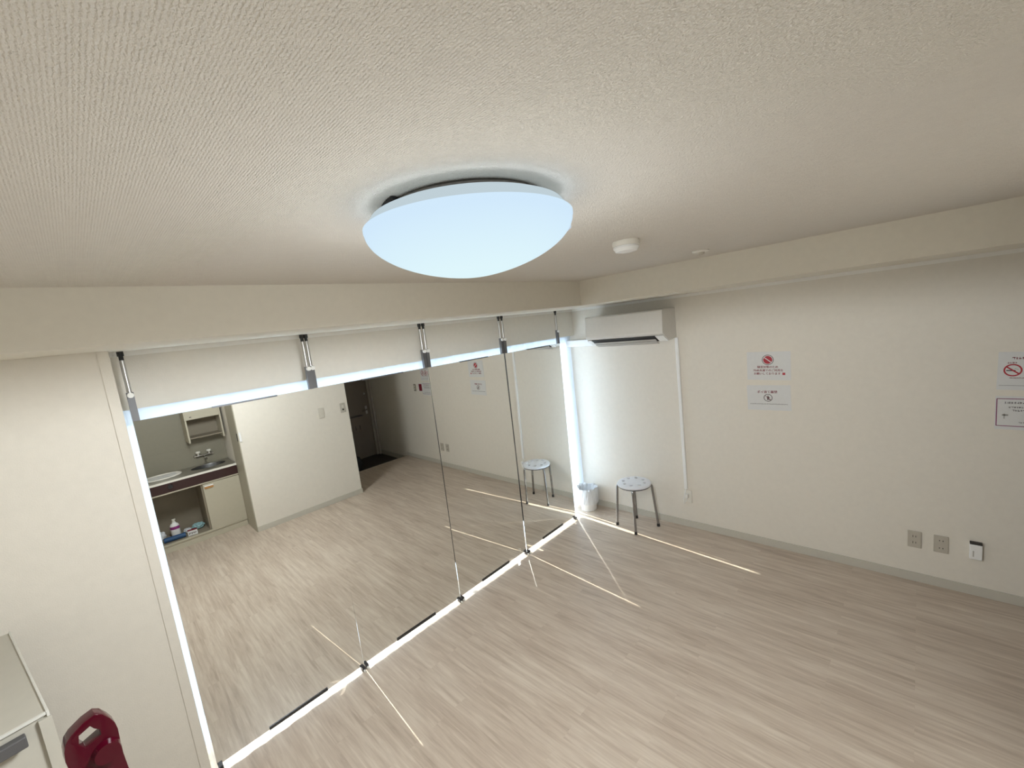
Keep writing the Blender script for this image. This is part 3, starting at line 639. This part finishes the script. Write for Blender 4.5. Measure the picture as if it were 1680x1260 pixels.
# pillar strip and latch at the niche edge
struct('trim_5', 'cream door jamb at the right edge of the kitchenette niche', [(XK - 0.010, XK, YK, YBW, 0, H)], m_jamb)
lt = thing('door_catch', 'small white and black catch on the partition edge beside the kitchenette', 'latch', (XK, YBW + 0.001, 1.14))
boxo('catch_plate', (0.0, 0.022, 0, 0.012, -0.052, 0.052), m_white, lt); boxo('catch_slot', (-0.014, -0.0105, -0.030, -0.002, -0.045, 0.045), m_slot, lt)

# things on the cupboard floor, z = 0.095
ZS = 0.0955
bt = thing('detergent_bottle', 'white pump bottle with a magenta label in the open cupboard', 'bottle', (0.440, -1.030, ZS), (0, 0, 0.2))
bm = bmesh.new(); lathe(bm, [(0, 0), (0.040, 0), (0.043, 0.006), (0.043, 0.120), (0.036, 0.140), (0.016, 0.158), (0.016, 0.170), (0, 0.170)], 28)
for v in bm.verts: v.co.y *= 0.72
obj('bottle_body', bm, m_white, bt, smooth=True)
bm = bmesh.new(); lathe(bm, [(0.0435, 0.085), (0.0437, 0.118), (0.042, 0.118), (0.042, 0.085)], 28, close=True)
for v in bm.verts: v.co.y *= 0.73
obj('label_band', bm, m_purp, bt, smooth=True)
bm = bmesh.new(); cyl(bm, (0, 0, 0.170), (0, 0, 0.188), 0.013, 0.012, 16); box(bm, -0.012, 0.020, -0.008, 0.008, 0.188, 0.200, 0.002); obj('pump_cap', bm, m_warmwhite, bt)
rlb = thing('blue_packet', 'long blue wrapped roll lying at the front of the cupboard', 'packet', (0.415, -0.890, ZS), (0, 0, 0.08))
bm = bmesh.new(); cyl(bm, (-0.10, 0, 0.028), (0.095, 0, 0.028), 0.0275, n=10); o = obj('wrapped_roll', bm, m_blue, rlb, bevel=0.003)
bxl = thing('small_carton', 'small white carton with dark print beside the blue roll', 'carton', (0.572, -0.878, ZS), (0, 0, 0.12))
boxo('carton', (-0.045, 0.045, -0.025, 0.025, 0, 0.055), m_paper, bxl, bev=0.002)
boxo('carton_top', (-0.045, 0.045, -0.022, 0.022, 0.0552, 0.059), m_dred, bxl)
bm = bmesh.new()
for i_ in range(6): box(bm, -0.034 + i_ * 0.012, -0.027 + i_ * 0.012, 0.0252, 0.026, 0.018 + (i_ % 2) * 0.006, 0.036)
obj('printed_marks', bm, m_ink, bxl)
def crumple(name, label, cat, loc, sx, sy, sz, m, seed, grp=None):
    random.seed(seed); bm = bmesh.new(); bmesh.ops.create_icosphere(bm, subdivisions=3, radius=1)
    for v in bm.verts:
        f_ = random.uniform(0.78, 1.12); v.co = Vector((v.co.x * sx * f_, v.co.y * sy * f_, max(-0.92, v.co.z) * sz * (f_ if v.co.z > -0.5 else 1) + sz * 0.93))
    o = obj(name, bm, m, loc=loc); tag(o, label, cat, grp)
crumple('plastic_bag', 'crumpled clear plastic bag at the left of the cupboard', 'bag', (0.292, -1.025, ZS), 0.060, 0.05, 0.055, m_bag, 1)
crumple('cleaning_cloth', 'crumpled pale cyan cloth at the right of the cupboard', 'cloth', (0.650, -1.030, ZS), 0.062, 0.055, 0.036, m_cyan, 2)
crumple('wrapper', 'small crumpled clear wrapper between bottle and cyan cloth', 'wrapper', (0.545, -1.02, ZS), 0.038, 0.05, 0.026, m_bag, 3)

# ------------------------------------------------------------------ entrance door (seen in the mirrors)
d1 = bpy.data.objects.new('door_1', None); C.objects.link(d1); d1['kind'] = 'structure'; d1['label'] = 'taupe metal entrance door at the end of the corridor'; d1['category'] = 'door'
d1.location = (0, YD, -0.10)
bm = bmesh.new(); box(bm, 2.862, 2.905, -0.05, 0.03, 0.002, 2.028); box(bm, 3.628, 3.658, -0.05, 0.03, 0.002, 2.028); box(bm, 2.905, 3.628, -0.05, 0.03, 1.988, 2.028); box(bm, 2.862, 3.658, -0.062, -0.0505, 0.001, 2.028); obj('door_frame', bm, m_frame, d1)
boxo('door_panel', (2.907, 3.626, -0.03, 0.004, 0.006, 1.985), m_door, d1)
hn = boxo('handle_plate', (3.545, 3.585, 0.004, 0.010, 0.81, 0.96), m_tube, d1, bev=0.002)
bm = bmesh.new(); tube(bm, [(3.565, 0.010, 0.895), (3.565, 0.050, 0.895), (3.550, 0.058, 0.893), (3.46, 0.058, 0.885)], 0.009, 12); obj('door_handle', bm, m_chrome, d1, smooth=True)
bm = bmesh.new(); cyl(bm, (3.565, 0.010, 1.19), (3.565, 0.022, 1.19), 0.020, 0.018, 20); obj('lock_thumb', bm, m_tube, d1, smooth=True)
mb = boxo('mail_box', (3.14, 3.44, 0.004, 0.060, 0.52, 0.80), m_door, d1, bev=0.004)
boxo('mail_box_lid', (3.12, 3.45, 0.004, 0.066, 0.802, 0.815), m_darkmetal, mb)
for i in range(3): boxo('mail_box_slot', (3.20 + i * 0.08, 3.215 + i * 0.08, 0.0602, 0.062, 0.56, 0.64), m_slot, mb)
boxo('door_closer', (2.95, 3.20, 0.005, 0.05, 1.90, 1.96), m_louvre, d1)
boxo('post_slat', (3.66, XW, -0.001, 0.02, 0.002, 2.2), m_frame, d1)
bm = bmesh.new(); cyl(bm, (3.687, 0.045, 0.003), (3.687, 0.045, 2.3), 0.022, n=20); o = obj('drain_pipe', bm, m_frame, loc=(0, YD, -0.10), smooth=True); tag(o, 'taupe vertical pipe in the corner right of the entrance door', 'pipe')
# black umbrella-like bundle hidden in the dark beside the partition
bg_ = thing('black_bag', 'black bag standing in the dark entrance beside the partition edge', 'bag', (2.90, -1.70, -0.0995))
bm = bmesh.new(); random.seed(5)
lathe(bm, [(0, 0), (0.12, 0), (0.14, 0.03), (0.13, 0.16), (0.085, 0.25), (0.03, 0.28), (0, 0.28)], 20)
for v in bm.verts: v.co.x += random.uniform(-0.008, 0.008); v.co.y = v.co.y * 0.75 + random.uniform(-0.008, 0.008)
obj('bag_body', bm, m_black, bg_, smooth=True)
bm = bmesh.new(); tube(bm, [(-0.04, 0, 0.27), (-0.03, 0, 0.32), (0.0, 0, 0.335), (0.03, 0, 0.32), (0.04, 0, 0.27)], 0.007, 8); obj('bag_handle', bm, m_black, bg_, smooth=True)

# ------------------------------------------------------------------ near lower left: white cabinet, grey metal piece, dark red object
cb = thing('white_cabinet', 'pale cabinet top with white edges at the lower left corner', 'cabinet', (-0.200, 1.640, 0), (0, 0, math.radians(9.5)))
boxo('cabinet_body', (-0.38, -0.004, 0.004, 0.66, 0.0, 1.188), m_cabinet, cb)
boxo('cabinet_top', (-0.38, -0.004, 0.004, 0.66, 1.1885, 1.196), m_cabinet, cb)
boxo('edge_strip', (-0.004, 0.0015, -0.004, 0.662, 1.185, 1.200), m_rim, cb, bev=0.001); boxo('edge_strip', (-0.38, -0.0045, -0.003, 0.0035, 1.192, 1.199), m_rim, cb)
boxo('corner_post', (-0.020, 0.004, -0.006, 0.0035, 0.0, 1.1845), m_cabinet, cb)
hp = boxo('metal_handle', (-0.20, -0.045, -0.030, -0.0065, 1.150, 1.180), m_alu, cb, bev=0.003, label='dark grey metal handle')

st = thing('low_white_stand', 'white stand under the dark red object, mostly below the picture edge', 'stand', (-0.11, 1.40, 0))
boxo('stand_top', (-0.09, 0.055, -0.11, 0.045, 0.945, 0.965), m_warmwhite, st)
for sx_ in (-0.075, 0.040):
    for sy_ in (-0.095, 0.030): boxo('leg', (sx_ - 0.01, sx_ + 0.01, sy_ - 0.01, sy_ + 0.01, 0, 0.944), m_warmwhite, st)

# dark red plastic container with a loop handle, broad side towards the room
RO = thing('red_plastic_container', 'glossy dark red plastic container with a square hole through its handle', 'container', (-0.107, 1.40, 0.966), (0, 0, math.radians(8)))
top = 0.302
outline = [(0.0, 0.0), (-0.020, -0.004), (-0.043, -0.016), (-0.053, -0.027), (-0.059, -0.046), (-0.061, -0.068), (-0.059, -0.09), (-0.060, -0.13), (-0.066, -0.20), (-0.066, -top), (0.030, -top), (0.030, -0.20), (0.027, -0.13), (0.028, -0.09), (0.029, -0.064), (0.027, -0.046), (0.021, -0.029), (0.011, -0.009)]
hole = [(-0.032, -0.027), (-0.012, -0.020), (-0.007, -0.031), (0.001, -0.041), (0.001, -0.055), (-0.027, -0.064), (-0.035, -0.046)]
bm = bmesh.new(); prism(bm, [(x, z + top) for x, z in outline], -0.017, 0.017, 1)
body = obj('container_body', bm, m_redplast, RO)
bm = bmesh.new(); prism(bm, [(x, z + top) for x, z in hole], -0.06, 0.06, 1); cut = obj('cutter', bm, m_redplast, RO)
bpy.context.view_layer.update()
md = body.modifiers.new('hole', 'BOOLEAN'); md.object = cut; md.solver = 'EXACT'
md = body.modifiers.new('round', 'BEVEL'); md.width = 0.006; md.segments = 4; md.limit_method = 'ANGLE'; md.angle_limit = math.radians(55)
dg = bpy.context.evaluated_depsgraph_get(); me = bpy.data.meshes.new_from_object(body.evaluated_get(dg))
body.modifiers.clear(); body.data = me; bpy.data.objects.remove(cut)
for p in me.polygons: p.use_smooth = True
md = body.modifiers.new('edges', 'EDGE_SPLIT'); md.split_angle = math.radians(40)
bm = bmesh.new(); cyl(bm, (0.002, -0.0175, top - 0.098), (0.002, -0.034, top - 0.098), 0.026, 0.023, 24); obj('screw_cap', bm, m_redplast, RO, smooth=True)
